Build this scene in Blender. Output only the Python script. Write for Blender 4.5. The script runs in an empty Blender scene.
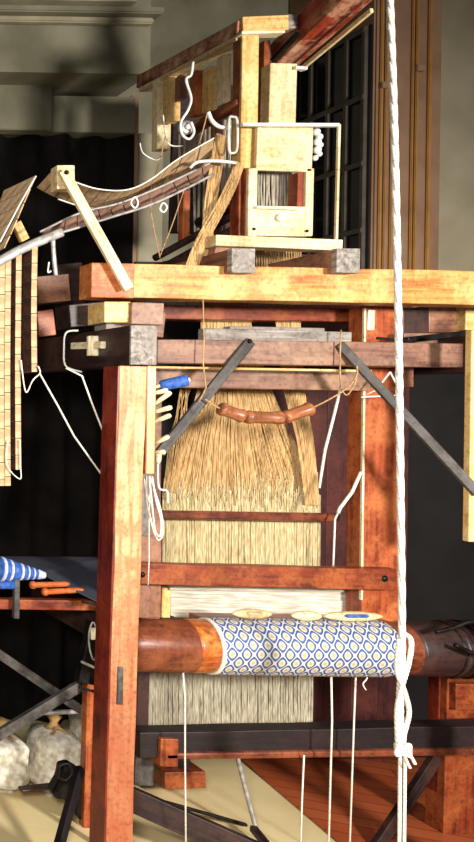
import bpy, bmesh, math, random
from mathutils import Vector, Matrix
random.seed(7)
S = bpy.context.scene
C = S.collection
# ------------------------------------------------------------------ camera geometry (level view camera with a side shift)
F, PX, PY, H, ROLL = 840.0, -330.0, 400.0, 2.0, 0.015
cr, sr = math.cos(ROLL), math.sin(ROLL)
def P(px, py, Y):
    u, v = px - PX, py - PY
    return Vector(((u*cr + v*sr)*Y/F, Y, H - (-u*sr + v*cr)*Y/F))
def PZ(px, Z, Y):                     # point at pixel column px on height Z and distance Y
    u = px - PX
    v = ((H - Z)*F/Y + u*sr)/cr
    return Vector(((u*cr + v*sr)*Y/F, Y, Z))

def lin(h, k=1.0):
    h = h.lstrip('#'); out = []
    for i in (0, 2, 4):
        c = int(h[i:i+2], 16)/255
        out.append((c/12.92 if c <= .04045 else ((c+.055)/1.055)**2.4)*k)
    return (*out, 1)

# ------------------------------------------------------------------ materials
def newmat(name):
    m = bpy.data.materials.new(name); m.use_nodes = True
    nt = m.node_tree; b = nt.nodes['Principled BSDF']
    return m, nt, b
def N(nt, t, **kw):
    n = nt.nodes.new(t)
    for k, v in kw.items(): setattr(n, k, v)
    return n
def wood(name, a, b, c=None, stretch=(22, 22, 1.6), rough=.5, bump=.25, blotch=2.5, spec=.4, stain=None):
    """a = main colour, b = dark grain, c = worn patches; the grain runs along each bar's own z"""
    m, nt, bs = newmat(name); L = nt.links
    tc = N(nt, 'ShaderNodeTexCoord'); mp = N(nt, 'ShaderNodeMapping')
    oi = N(nt, 'ShaderNodeObjectInfo'); add = N(nt, 'ShaderNodeVectorMath', operation='ADD')
    mul = N(nt, 'ShaderNodeMath', operation='MULTIPLY'); mul.inputs[1].default_value = 37.0
    L.new(oi.outputs['Random'], mul.inputs[0])
    L.new(tc.outputs['Object'], add.inputs[0]); L.new(mul.outputs[0], add.inputs[1])
    mp.inputs['Scale'].default_value = stretch
    L.new(add.outputs[0], mp.inputs['Vector'])
    n1 = N(nt, 'ShaderNodeTexNoise'); n1.inputs['Scale'].default_value = 2.2; n1.inputs['Detail'].default_value = 7; n1.inputs['Distortion'].default_value = .6
    L.new(mp.outputs[0], n1.inputs['Vector'])
    r1 = N(nt, 'ShaderNodeValToRGB'); r1.color_ramp.elements[0].position = .32; r1.color_ramp.elements[1].position = .62
    r1.color_ramp.elements[0].color = lin(b); r1.color_ramp.elements[1].color = lin(a)
    L.new(n1.outputs['Fac'], r1.inputs[0])
    col = r1.outputs[0]
    if c:
        n2 = N(nt, 'ShaderNodeTexNoise'); n2.inputs['Scale'].default_value = blotch; n2.inputs['Detail'].default_value = 8; n2.inputs['Roughness'].default_value = .7
        L.new(add.outputs[0], n2.inputs['Vector'])
        r2 = N(nt, 'ShaderNodeValToRGB'); r2.color_ramp.elements[0].position = .45; r2.color_ramp.elements[1].position = .62
        L.new(n2.outputs['Fac'], r2.inputs[0])
        mx = N(nt, 'ShaderNodeMixRGB'); mx.inputs[2].default_value = lin(c)
        L.new(r2.outputs[0], mx.inputs[0]); L.new(col, mx.inputs[1]); col = mx.outputs[0]
    if stain:                         # a stain that is worn off towards one end of the timber
        sc, z0, z1 = stain
        sx = N(nt, 'ShaderNodeSeparateXYZ'); L.new(tc.outputs['Object'], sx.inputs[0])
        ns = N(nt, 'ShaderNodeTexNoise'); ns.inputs['Scale'].default_value = 9; ns.inputs['Detail'].default_value = 6; L.new(tc.outputs['Object'], ns.inputs['Vector'])
        ma = N(nt, 'ShaderNodeMath', operation='MULTIPLY_ADD'); ma.inputs[1].default_value = .5; L.new(ns.outputs['Fac'], ma.inputs[0]); L.new(sx.outputs[2], ma.inputs[2])
        mr = N(nt, 'ShaderNodeMapRange'); mr.inputs['From Min'].default_value = z0+.25; mr.inputs['From Max'].default_value = z1+.25; L.new(ma.outputs[0], mr.inputs['Value'])
        ms = N(nt, 'ShaderNodeMixRGB', blend_type='MIX'); ms.inputs[2].default_value = lin(sc)
        mm_ = N(nt, 'ShaderNodeMath', operation='MULTIPLY'); mm_.inputs[1].default_value = .8; L.new(mr.outputs[0], mm_.inputs[0])
        L.new(mm_.outputs[0], ms.inputs[0]); L.new(col, ms.inputs[1]); col = ms.outputs[0]
    n3 = N(nt, 'ShaderNodeTexNoise'); n3.inputs['Scale'].default_value = 55; n3.inputs['Detail'].default_value = 3
    L.new(add.outputs[0], n3.inputs['Vector'])
    r3 = N(nt, 'ShaderNodeValToRGB'); r3.color_ramp.elements[0].position = .3; r3.color_ramp.elements[1].position = .5
    r3.color_ramp.elements[0].color = (.45, .4, .38, 1)
    L.new(n3.outputs['Fac'], r3.inputs[0])
    m2 = N(nt, 'ShaderNodeMixRGB', blend_type='MULTIPLY'); m2.inputs[0].default_value = .6
    L.new(col, m2.inputs[1]); L.new(r3.outputs[0], m2.inputs[2])
    L.new(m2.outputs[0], bs.inputs['Base Color'])
    bs.inputs['Roughness'].default_value = rough; bs.inputs['Specular IOR Level'].default_value = spec
    bp = N(nt, 'ShaderNodeBump'); bp.inputs['Strength'].default_value = bump; bp.inputs['Distance'].default_value = .004
    L.new(n1.outputs['Fac'], bp.inputs['Height']); L.new(bp.outputs[0], bs.inputs['Normal'])
    return m
def plain(name, a, b=None, scale=8, rough=.7, metal=0.0, bump=.15, stretch=(1, 1, 1), coord='Object'):
    m, nt, bs = newmat(name); L = nt.links
    tc = N(nt, 'ShaderNodeTexCoord'); mp = N(nt, 'ShaderNodeMapping'); mp.inputs['Scale'].default_value = stretch
    L.new(tc.outputs[coord], mp.inputs[0])
    n = N(nt, 'ShaderNodeTexNoise'); n.inputs['Scale'].default_value = scale; n.inputs['Detail'].default_value = 6
    L.new(mp.outputs[0], n.inputs['Vector'])
    r = N(nt, 'ShaderNodeValToRGB'); r.color_ramp.elements[0].position = .35; r.color_ramp.elements[1].position = .65
    r.color_ramp.elements[0].color = lin(b or a); r.color_ramp.elements[1].color = lin(a)
    L.new(n.outputs['Fac'], r.inputs[0]); L.new(r.outputs[0], bs.inputs['Base Color'])
    bs.inputs['Roughness'].default_value = rough; bs.inputs['Metallic'].default_value = metal
    bs.inputs['Specular IOR Level'].default_value = .3
    bp = N(nt, 'ShaderNodeBump'); bp.inputs['Strength'].default_value = bump; bp.inputs['Distance'].default_value = .004
    L.new(n.outputs['Fac'], bp.inputs['Height']); L.new(bp.outputs[0], bs.inputs['Normal'])
    return m

M = {}
M['post'] = wood('worn_post_wood', 'dcb07a', 'a06c3e', 'c07a48', blotch=9, stain=('94452c', -.55, .35))
M['cheek'] = wood('red_stained_shaded_cheek', '6c2016', '3c100c', '84301c', blotch=5, rough=.4)  # red stain deepened so the strips carry the posts' left-side shade
M['cardside'] = plain('brown_shaded_card_sides', '5c3c30', '3a261e', 30, .8)  # shade of the cards' side faces put in as darker brown
M['bend'] = wood('orange_worn_beam_end', 'b8602e', '8c401c', 'd08850', blotch=7)
M['beam'] = wood('honey_beam_wood', 'd8984e', '9c5c2a', 'e0b070', blotch=5)
M['knee'] = wood('purple_black_beam_wood', '1c1112', '100a0b', '281818', blotch=5, rough=.55)
M['red'] = wood('red_stained_wood', '8a3a1e', '4e1c10', 'a2562c', blotch=6, rough=.4)
M['orange'] = wood('orange_painted_wood', 'a8502a', '702c14', 'b8683a', blotch=7, rough=.4)
M['brown'] = wood('brown_old_wood', '8a5a40', '563226', 'a5745a', blotch=4)
M['rose'] = wood('rosy_brown_wood', '8c6450', '5c3c30', '9c7a62', blotch=4)
M['dark'] = wood('dark_old_wood', '34211e', '170e0e', '452c26', blotch=4, rough=.45)
M['black'] = wood('blackened_wood', '1c1414', '0d0909', None)
M['grey'] = wood('weathered_grey_wood', 'a39a92', '5c554f', '8a8078', blotch=6, rough=.8)
M['greyd'] = wood('dark_grey_strip_wood', '48433f', '242120', '5a5450', blotch=8, rough=.6)
M['pale'] = wood('pale_bare_pine', 'e4d0a2', 'bf9c66', 'ead8b0', blotch=3, stretch=(14, 14, 1.2), rough=.55)
M['yellow'] = wood('yellow_pine', 'e2be7a', 'c08e46', 'e8ca8c', blotch=3)
M['peel'] = wood('peeling_red_painted_wood', '9c3c26', '4a1a14', 'd8a888', stretch=(16, 16, 2.5), blotch=7, rough=.35)
M['roller'] = wood('polished_roller_wood', '6a3220', '3a1a14', '8a4c30', blotch=5, rough=.3)
M['rollere'] = wood('amber_roller_end', 'b8602a', '7c3a1a', 'd08a44', blotch=9, rough=.3)
M['reel'] = wood('turned_brown_wood', 'a86a44', '6c3a26', None, rough=.35)
M['quill'] = wood('orange_quill_wood', 'd07038', 'a04c24', None, rough=.5)
M['peg'] = wood('pale_peg_wood', 'f4e8c8', 'd0b888', None)
M['iron'] = plain('dark_iron', '2a2624', '141212', 30, .45, .7)
M['steel'] = plain('grey_steel', 'bcb8b2', '8c8884', 30, .4, .35)
M['white_metal'] = plain('white_enamelled_wire', 'e8e6e0', 'c8c4bc', 20, .35)
M['rope'] = plain('white_cotton_rope', 'f4f0e6', 'c8c2b4', 140, .9, 0, .6)
M['cord'] = plain('white_cord', 'f2eee2', 'd0c8b8', 90, .9)
M['twine'] = plain('tan_twine', 'c09a6c', '8c6a44', 90, .9)
M['gold'] = plain('golden_linen_cord', 'd6b47c', '9a7040', 28, .75, 0, .1, (8, 1, .6))
M['cream'] = plain('cream_thread', 'd8caa0', 'a08a58', 30, .85, 0, .1, (6, 1, .6))
M['lingo'] = plain('grey_lead_weights', 'd0c8b0', '8c8270', 30, .6, .2, .1, (8, 1, .6))
M['card'] = plain('tan_punched_card', 'd0b088', 'a48460', 30, .8)
M['cardb'] = plain('brown_punched_card', 'a88470', '6c4c40', 20, .8)
M['reed'] = plain('whitened_reed', 'd8d2c4', 'a89c88', 12, .7, 0, .3, (10, 1, .8))
M['sack'] = plain('coarse_cream_sacking', 'efe8d8', 'b8ac94', 30, .95, 0, .9)

M['tie'] = plain('ochre_tie_cloth', 'b89460', '8c6a40', 20, .9)
M['blue'] = plain('blue_silk_thread', '3f6cc0', '28488e', 60, .45)
M['bluew'] = plain('pale_blue_silk_thread', 'd4dcec', 'a8b4d0', 60, .5)
M['warp'] = plain('dark_slate_warp_threads', '4a4c58', '30313c', 20, .7, 0, .2, (1, 30, 1))
M['wall'] = plain('olive_grey_plaster', '807c68', '66624f', 3, .9)
M['wallr'] = plain('tan_grey_plaster', 'a89e86', '948a72', 3, .9)
M['ceil'] = plain('dim_brown_ceiling', '5c5248', '463e36', 3, .9)
M['trim'] = plain('cream_painted_trim', '9c947a', '847c66', 6, .6)
M['pil'] = plain('tan_brown_painted_pilaster', '94755c', '80604a', 4, .6)
M['pill'] = plain('ochre_reeded_edge', 'a8783e', '906630', 6, .6)
M['darkwall'] = plain('near_black_panel', '181514', '100e0d', 5, .7)
M['shade_curtain'] = plain('black_shade_cloth', '2c2726', '1a1716', 5, .95)  # kept near black to stand for wall the lamps do not reach
M['maroon'] = wood('maroon_board', '4c1d1a', '2c0f10', '5c2a22', blotch=3, rough=.6)
M['sash'] = plain('brown_sash_bar', '5a5046', '463e36', 8, .6)
M['floor'] = plain('pale_worn_floor', 'ecd6a0', 'd4be8a', 2.2, .85, 0, .2)
m, nt, b = newmat('dark_window_glass'); b.inputs['Base Color'].default_value = (.008, .009, .01, 1); b.inputs['Roughness'].default_value = .12; M['glass'] = m
# red boards with seams
m, nt, b = newmat('red_floor_boards'); L = nt.links
tc = N(nt, 'ShaderNodeTexCoord'); mp = N(nt, 'ShaderNodeMapping'); mp.inputs['Rotation'].default_value = (0, 0, .45)
L.new(tc.outputs['Object'], mp.inputs[0])
br = N(nt, 'ShaderNodeTexBrick'); br.inputs['Scale'].default_value = 1.0; br.inputs['Brick Width'].default_value = 1.6; br.inputs['Row Height'].default_value = .11; br.inputs['Mortar Size'].default_value = .004
br.inputs['Color1'].default_value = lin('c8683c'); br.inputs['Color2'].default_value = lin('b4552c'); br.inputs['Mortar'].default_value = lin('8a3c20')
L.new(mp.outputs[0], br.inputs['Vector'])
no = N(nt, 'ShaderNodeTexNoise'); no.inputs['Scale'].default_value = 6; no.inputs['Detail'].default_value = 6; L.new(tc.outputs['Object'], no.inputs['Vector'])
mx = N(nt, 'ShaderNodeMixRGB', blend_type='MULTIPLY'); mx.inputs[0].default_value = .35
L.new(br.outputs['Color'], mx.inputs[1]); L.new(no.outputs['Fac'], mx.inputs[2]); L.new(mx.outputs[0], b.inputs['Base Color'])
b.inputs['Roughness'].default_value = .45; M['boards'] = m
# woven ogee cloth: white lattice, blue ring, cream heart (UV in metres)
m, nt, b = newmat('blue_and_cream_ogee_brocade'); L = nt.links
uv = N(nt, 'ShaderNodeUVMap'); sp = N(nt, 'ShaderNodeSeparateXYZ'); L.new(uv.outputs[0], sp.inputs[0])
def osc(sock, period):
    a = N(nt, 'ShaderNodeMath', operation='MULTIPLY'); a.inputs[1].default_value = 2*math.pi/period; L.new(sock, a.inputs[0])
    c = N(nt, 'ShaderNodeMath', operation='COSINE'); L.new(a.outputs[0], c.inputs[0]); return c.outputs[0]
ad = N(nt, 'ShaderNodeMath', operation='ADD'); L.new(osc(sp.outputs[0], .060), ad.inputs[0]); L.new(osc(sp.outputs[1], .072), ad.inputs[1])
ab = N(nt, 'ShaderNodeMath', operation='ABSOLUTE'); L.new(ad.outputs[0], ab.inputs[0])
hv = N(nt, 'ShaderNodeMath', operation='MULTIPLY'); hv.inputs[1].default_value = .5; L.new(ab.outputs[0], hv.inputs[0])
rp = N(nt, 'ShaderNodeValToRGB'); cr_ = rp.color_ramp; cr_.interpolation = 'CONSTANT'
cr_.elements[0].position = 0; cr_.elements[0].color = lin('c6c4bc')
cr_.elements[1].position = .12; cr_.elements[1].color = lin('2f4884')
e = cr_.elements.new(.42); e.color = lin('5c70a4')
e = cr_.elements.new(.58); e.color = lin('c8bc98')
e = cr_.elements.new(.88); e.color = lin('a89c80')
L.new(hv.outputs[0], rp.inputs[0]); L.new(rp.outputs[0], b.inputs['Base Color']); b.inputs['Roughness'].default_value = .6
M['brocade'] = m

# ------------------------------------------------------------------ object helpers
def tag(o, label, cat, group=None, kind=None):
    if label: o['label'] = label
    if cat: o['category'] = cat
    if group: o['group'] = group
    if kind: o['kind'] = kind
    return o
def thing(name, label, cat, loc, group=None):
    o = bpy.data.objects.new(name, None); o.empty_display_size = .1; C.objects.link(o); o.location = loc
    return tag(o, label, cat, group)
def wloc(o):
    v = Vector(o.location)
    return v + wloc(o.parent) if o.parent else v
WR = {}
def link(name, bm, mat, parent, loc, rot=None, smooth=False, uvkeep=False):
    me = bpy.data.meshes.new(name); bmesh.ops.recalc_face_normals(bm, faces=bm.faces); bm.to_mesh(me); bm.free()
    for mm in (mat if isinstance(mat, list) else [mat]): me.materials.append(M[mm] if isinstance(mm, str) else mm)
    if smooth:
        for p in me.polygons: p.use_smooth = True
    o = bpy.data.objects.new(name, me); C.objects.link(o)
    W = Matrix.Translation(loc) @ (rot.to_4x4() if rot else Matrix())
    if parent:
        o.parent = parent
        o.matrix_parent_inverse = Matrix()
        PWm = WR.get(parent.name, Matrix.Translation(parent.location))
        o.matrix_basis = PWm.inverted() @ W
    else:
        o.matrix_basis = W
    WR[o.name] = W
    return o
def frame_of(d):
    d = d.normalized()
    ref = Vector((0, 1, 0)) if abs(d.y) < .8 else Vector((0, 0, 1))
    y = (ref - d*ref.dot(d)).normalized(); x = y.cross(d)
    return Matrix((x, y, d)).transposed()
def bar(name, mat, parent, p0, p1, w, t, bev=.004, taper=1.0, seg=1, wob=0.0):
    """squared timber between two world points; w across, t in depth (or height for bars that run in depth)"""
    p0, p1 = Vector(p0), Vector(p1); d = p1 - p0; L_ = d.length
    bm = bmesh.new(); bmesh.ops.create_cube(bm, size=1)
    for v in bm.verts:
        k = taper if v.co.z > 0 else 1
        v.co.x *= w*k; v.co.y *= t*k; v.co.z *= L_
    if bev: bmesh.ops.bevel(bm, geom=list(bm.edges), offset=min(bev, w*.3, t*.3, L_*.3), segments=2, affect='EDGES', profile=.5)
    if wob:
        long_e = [e for e in bm.edges if abs((e.verts[0].co - e.verts[1].co).z) > L_*.6]
        bmesh.ops.subdivide_edges(bm, edges=long_e, cuts=10)
        ph = random.random()*9
        for v in bm.verts:
            v.co.x += wob*math.sin(v.co.z*11+ph+v.co.y*20)*.5; v.co.y += wob*math.sin(v.co.z*7+ph*2)*.5
    return link(name, bm, mat, parent, (p0+p1)/2, frame_of(d))
def pb(name, mat, parent, a, b, wpx, Y, t, **kw):
    """bar by its centre line (a to b, photo frame) whose front face stands at distance Y (or Ya, Yb); t = thickness behind it"""
    Ya, Yb = Y if isinstance(Y, tuple) else (Y, Y)
    A = P(a[0], a[1], Ya); B = P(b[0], b[1], Yb)
    off = Vector((0, t/2, 0))
    return bar(name, mat, parent, A+off, B+off, wpx*(Ya+Yb)/2/F, t, **kw)
def slab(name, mat, parent, x0, y0, x1, y1, Y, t, **kw):
    """upright board from its rectangle seen at distance Y"""
    if abs(x1-x0) >= abs(y1-y0): return pb(name, mat, parent, (x0, (y0+y1)/2), (x1, (y0+y1)/2), abs(y1-y0), Y, t, **kw)
    return pb(name, mat, parent, ((x0+x1)/2, y0), ((x0+x1)/2, y1), abs(x1-x0), Y, t, **kw)
def catmull(pts, n=6, closed=False):
    pts = [Vector(p) for p in pts]
    if len(pts) < 3: return pts
    out = []; m_ = len(pts)
    rng = range(m_ if closed else m_-1)
    for i in rng:
        g = (lambda k: pts[k % m_]) if closed else (lambda k: pts[max(0, min(m_-1, k))])
        p0, p1, p2, p3 = g(i-1), g(i), g(i+1), g(i+2)
        for k in range(n):
            t = k/n
            out.append(.5*((2*p1)+(-p0+p2)*t+(2*p0-5*p1+4*p2-p3)*t*t+(-p0+3*p1-3*p2+p3)*t**3))
    if not closed: out.append(pts[-1])
    return out
def sweep(bm, pts, r, sides=6, closed=False, flat=None):
    rs = r if isinstance(r, (list, tuple)) else [r]*len(pts)
    rings = []; n = len(pts); prev = None
    for i, p in enumerate(pts):
        a = pts[i-1] if (i > 0 or closed) else p
        b_ = pts[(i+1) % n] if (i < n-1 or closed) else p
        d = (b_-a)
        d = d.normalized() if d.length > 1e-9 else Vector((0, 0, 1))
        if prev is None:
            ref = Vector((0, 1, 0)) if abs(d.y) < .9 else Vector((1, 0, 0))
        else: ref = prev
        y = (ref - d*ref.dot(d)).normalized(); prev = y; x = y.cross(d)
        ring = []
        for k in range(sides):
            th = 2*math.pi*k/sides
            ring.append(bm.verts.new(p + x*math.cos(th)*rs[i] + y*math.sin(th)*rs[i]*(flat or 1)))
        rings.append(ring)
    for i in range(n if closed else n-1):
        A, B = rings[i], rings[(i+1) % n]
        for k in range(sides): bm.faces.new((A[k], A[(k+1) % sides], B[(k+1) % sides], B[k]))
    if not closed: bm.faces.new(rings[0]); bm.faces.new(list(reversed(rings[-1])))
def tube(name, mat, parent, pts, r, sides=8, closed=False, n=6, flat=None):
    pts = catmull(pts, n, closed); c = sum(pts, Vector())/len(pts)
    bm = bmesh.new(); sweep(bm, [p-c for p in pts], r, sides, closed, flat)
    return link(name, bm, mat, parent, c, smooth=True)
def ptube(name, mat, parent, pix, Y, rpx, **kw):
    pts = [P(p[0], p[1], p[2] if len(p) > 2 else Y) for p in pix]
    Ym = Y if not isinstance(Y, tuple) else Y[0]
    return tube(name, mat, parent, pts, rpx*Ym/F, **kw)
def lathe(name, mat, parent, a, b, prof, sides=28):
    """turned piece between world points a and b; prof = [(t 0..1, radius)]"""
    a, b = Vector(a), Vector(b); d = b-a; L_ = d.length
    bm = bmesh.new(); rings = []
    for t, r in prof:
        rings.append([bm.verts.new((r*math.cos(2*math.pi*k/sides), r*math.sin(2*math.pi*k/sides), (t-.5)*L_)) for k in range(sides)])
    for A, B in zip(rings, rings[1:]):
        for k in range(sides): bm.faces.new((A[k], A[(k+1) % sides], B[(k+1) % sides], B[k]))
    bm.faces.new(rings[0]); bm.faces.new(list(reversed(rings[-1])))
    return link(name, bm, mat, parent, (a+b)/2, frame_of(d), smooth=True)
def strands(name, mat, parent, lines, r, sides=3, kind='stuff'):
    c = sum((l[0] for l in lines), Vector())/len(lines)
    bm = bmesh.new()
    for l in lines: sweep(bm, [p-c for p in l], r, sides)
    o = link(name, bm, mat, parent, c)
    if kind: o['kind'] = kind
    return o
def struct(o): o['kind'] = 'structure'; return o

exec_order = None
# ================================================================== THE ROOM
YB = 5.6
def wbox(name, mat, lo, hi, bev=0):
    bm = bmesh.new(); bmesh.ops.create_cube(bm, size=1)
    lo, hi = Vector(lo), Vector(hi)
    for v in bm.verts: v.co = Vector((v.co.x*(hi.x-lo.x), v.co.y*(hi.y-lo.y), v.co.z*(hi.z-lo.z)))
    if bev: bmesh.ops.bevel(bm, geom=list(bm.edges), offset=bev, segments=2, affect='EDGES')
    return struct(link(name, bm, mat, None, (lo+hi)/2))
xr = P(440, 300, 4.95).x
wbox('floor', 'floor', (-2.5, -1, -.1), (7, YB+.1, 0))
wbox('wall_back', 'wall', (-2.5, YB, 0), (7, YB+.12, 5.6))
wbox('ceiling', 'ceil', (-2.5, 1.5, 5.0), (7, YB, 5.1))
wbox('wall_right', 'wallr', (xr+.002, 4.98, 0), (7, YB-.002, 5.0))
# bulkhead with a moulding, upper left
def wslab(name, mat, x0, y0, x1, y1, Y, t, bev=.006):
    A, B = P(x0, y1, Y), P(x1, y0, Y)
    return wbox(name, mat, (A.x, Y, A.z), (B.x, Y+t, B.z), bev)
xl = -2.4
bk = P(150, 74, 4.9); bt = P(150, 24, 4.9)
wbox('trim_1', 'wall', (xl, 4.9, bk.z), (bk.x, YB-.002, 4.99))
t0 = P(150, 24, 4.86); t1 = P(150, 15, 4.86); t2 = P(134, 6, 4.8)
wbox('trim_2', 'trim', (xl, 4.85, t0.z), (t0.x+.02, 4.898, t0.z+.035), .008)
wbox('trim_3', 'wall', (xl, 4.80, t0.z+.036), (t0.x+.05, 4.898, t0.z+.075), .008)
wbox('trim_4', 'trim', (xl, 4.74, t0.z+.076), (t2.x, 4.898, t0.z+.10), .008)
# lower lintel and its thicker block
a = P(135, 133, 5.2); b_ = P(135, 97, 5.2)
wbox('trim_5', 'wall', (xl, 5.2, a.z), (a.x, YB-.002, b_.z))
a = P(52, 130, 5.1); b_ = P(52, 83, 5.1)
wbox('trim_6', 'wall', (xl, 5.1, a.z), (a.x, 5.198, b_.z), .005)
# casing and plaster reveal beside the dark opening
a = P(133, 0, 5.3); b_ = P(141, 0, 5.3)
wbox('trim_7', 'pil', (a.x, 5.3, 0), (b_.x, YB-.002, P(137, 95, 5.3).z), .006)
a = P(141.5, 0, 5.35); b_ = P(166, 0, 5.35)
wbox('trim_8', 'trim', (a.x, 5.35, 0), (b_.x, YB-.002, P(150, 133, 5.35).z), .004)
# pilaster on the right with its ochre reeds and blocks
a = P(372, 250, 4.9); b_ = P(440, 250, 4.9)
wbox('trim_9', 'pil', (a.x, 4.9, 0), (b_.x, YB-.002, 4.999), .01)
n_ = 10
for x0, x1 in ((379, 382), (384, 386), (390.5, 393), (410.5, 413), (414.5, 417), (427, 431)):
    p = P(x0, 250, 4.88); q = P(x1, 250, 4.88)
    wbox('trim_%d' % n_, 'pill', (p.x, 4.885, .9), (q.x, 4.899, 4.99), .004); n_ += 1
for x0, x1, yy in ((381, 389, 85), (416, 425, 68)):
    p = P(x0, yy+3, 4.88); q = P(x1, yy-3, 4.88)
    wbox('trim_%d' % n_, 'pil', (p.x, 4.87, p.z), (q.x, 4.899, q.z), .004); n_ += 1
# glazed screen standing in depth between back wall and pilaster
gx0 = P(372, 100, 4.9).x
def window():
    zb = P(370, 262, 4.9).z; zt = P(370, 24, 4.9).z
    o = wbox('window_1', 'glass', (gx0-.012, 4.9, zb-.3), (gx0-.004, YB-.003, zt))
    # front leaf facing the room
    for k, y in enumerate((4.93, 5.06, 5.20, 5.34, 5.48)):
        struct(link('window_bar', boxbm(.022, .025, zt-zb+.3), 'sash', o, (gx0-.022, y, (zt+zb-.3)/2)))
    for k in range(5):
        z = zt-.02-k*(zt-zb+.3)/4.3
        struct(link('window_rail', boxbm(.026, .66, .028), 'sash', o, (gx0-.026, 5.25, z)))
def boxbm(x, y, z, bev=.002):
    bm = bmesh.new(); bmesh.ops.create_cube(bm, size=1)
    for v in bm.verts: v.co.x *= x; v.co.y *= y; v.co.z *= z
    if bev: bmesh.ops.bevel(bm, geom=list(bm.edges), offset=bev, segments=1, affect='EDGES')
    return bm
window()
# window glazing in the back wall (dark panes behind the head)
p = P(246, 262, 5.52); q = P(331, 40, 5.52)
o = wbox('window_2', 'glass', (p.x, 5.575, .8), (q.x, 5.597, P(300, 60, 5.52).z))
for k in range(3):
    x = p.x + (q.x-p.x)*(.42+.28*k)
    struct(link('window_bar', boxbm(.02, .02, P(300, 60, 5.52).z-.8), 'sash', o, (x, 5.566, (P(300, 60, 5.52).z+.8)/2)))
for k in range(4):
    z = P(300, 62+52*k, 5.52).z
    struct(link('window_rail', boxbm(q.x-p.x, .02, .02), 'sash', o, ((p.x+q.x)/2, 5.56, z)))
# near-black panel across the lower right
p = P(404, 372, 4.84); 
wbox('trim_%d' % n_, 'darkwall', (p.x, 4.84, 0), (7, 4.878, p.z), .01); n_ += 1

# black folded sheet standing in for the unlit lower left wall
def shade_curtain(name, x0, x1, ztop, Y, label):
    bm = bmesh.new(); nx = 150; a = []; 
    for i in range(nx+1):
        x = x0+(x1-x0)*i/nx; y = .035*math.sin(i*.62)+.02*math.sin(i*.23+1)
        a.append((bm.verts.new((x, y, .02)), bm.verts.new((x, y, ztop))))
    for i in range(nx): bm.faces.new((a[i][0], a[i+1][0], a[i+1][1], a[i][1]))
    r = bmesh.ops.solidify(bm, geom=list(bm.faces), thickness=.004)
    o = link(name, bm, 'shade_curtain', None, (0, Y, 0), smooth=True)
    return tag(o, label, 'shade_curtain')
shade_curtain('shade_curtain', -.2, P(132, 300, 5.22).x, P(100, 134, 5.25).z-.01, 5.27, 'long black folded sheet standing in for the unlit back wall at left')
pz = P(340, 372, 4.9).z
bw = thing('board_partition', 'tall maroon board partition behind the right half of the loom', 'partition', PZ(300, 0, 4.8))
for i in range(6):
    x0 = P(245, 400, 4.8).x + i*.155
    bar('board', 'maroon', bw, (x0+.0775, 4.8, 0.0), (x0+.0775, 4.8, P(300, 300, 4.8).z), .154, .025, bev=.003)
bd = thing('shade_boards', 'black boards standing in for the unlit wall behind the left half of the loom', 'screen', PZ(190, 0, 5.15))  # boards blackened to stand for the unlit wall behind the harness
for i in range(5):
    x0 = P(134, 400, 5.15).x + i*.16
    bar('board', 'black', bd, (x0+.08, 5.17, 0.0), (x0+.08, 5.17, P(190, 262, 5.15).z), .158, .025, bev=.003)

# red floor boards, right
bm = bmesh.new()
z0 = .012
c0 = PZ(237, z0, 0.1+4.72); c1 = PZ(370, z0, 3.72)
c1 = Vector((P(345, 842, 3.83).x, 3.83, z0))
dirv = (c1-c0)
ext = c0 + dirv*2.2
poly = [(c0.x, c0.y), (ext.x, ext.y), (5.5, ext.y), (5.5, c0.y)]
vs = [bm.verts.new((x, y, 0)) for x, y in poly]; f = bm.faces.new(vs)
r = bmesh.ops.extrude_face_region(bm, geom=[f])
for v in r['geom']:
    if isinstance(v, bmesh.types.BMVert): v.co.z = z0
struct(link('floor_boards', bm, 'boards', None, (0, 0, 0)))

# ================================================================== THE LOOM
loom = thing('draw_loom', 'large timber hand loom with honey-coloured beams and blue patterned cloth wound on its front roller', 'loom', PZ(237, 0, 3.7))
LP = loom
# --- front left post: top (107..147, 365) foot on the floor
A = P(133.5, 366, 3.3); foot = P(119, 842, 3.3); dd = (foot-A); foot = A + dd*((A.z)/(A.z-foot.z))
off = Vector((0, .055, 0))
fp = bar('post', 'post', LP, A+off, foot+off, 27*3.3/F, .11, wob=.004)
bar('post_shaded_cheek', 'cheek', LP, A+off+Vector((-27*3.3/F/2-.004, 0, 0)), foot+off+Vector((-27*3.3/F/2-.004, 0, 0)), .008, .112, bev=.002)  # thin added strip: red stain plus the shade of the left face
# iron/inlay strip and the bright narrow member beside it
pb('mortise_plate', 'greyd', fp, (121, 667), (120, 705), 6, 3.296, .012)
pb('side_strip', 'yellow', LP, (152, 366), (150, 474), 9, 3.33, .03)
pb('edge_bead', 'red', LP, (147.3, 366), (146, 474), 1.6, 3.325, .02)
# --- right front post, past the frame on the right
A2 = P(552, 372, 3.3)
bar('post', 'post', LP, A2+off, (A2.x-.03, A2.y+.055, 0), .106, .11)
# --- side rails that run in depth over the posts
def depthbar(name, mat, parent, x0, y0, x1, y1, Y0, Y1, **kw):
    """bar running away from the camera; (x0..x1, y0..y1) is its front end"""
    a = P((x0+x1)/2, (y0+y1)/2, Y0); w = (x1-x0)*Y0/F; h = (y1-y0)*Y0/F
    return bar(name, mat, parent, a, Vector((a.x, Y1, a.z)), w, h, **kw)
sl = depthbar('side_rail', 'dark', LP, 131, 325, 157, 365, 3.29, 4.9)
depthbar('rail_end', 'grey', sl, 131, 325.3, 157, 364.7, 3.284, 3.296, bev=.002)
depthbar('side_rail', 'dark', LP, 538, 330, 564, 370, 3.29, 4.9)
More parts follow.
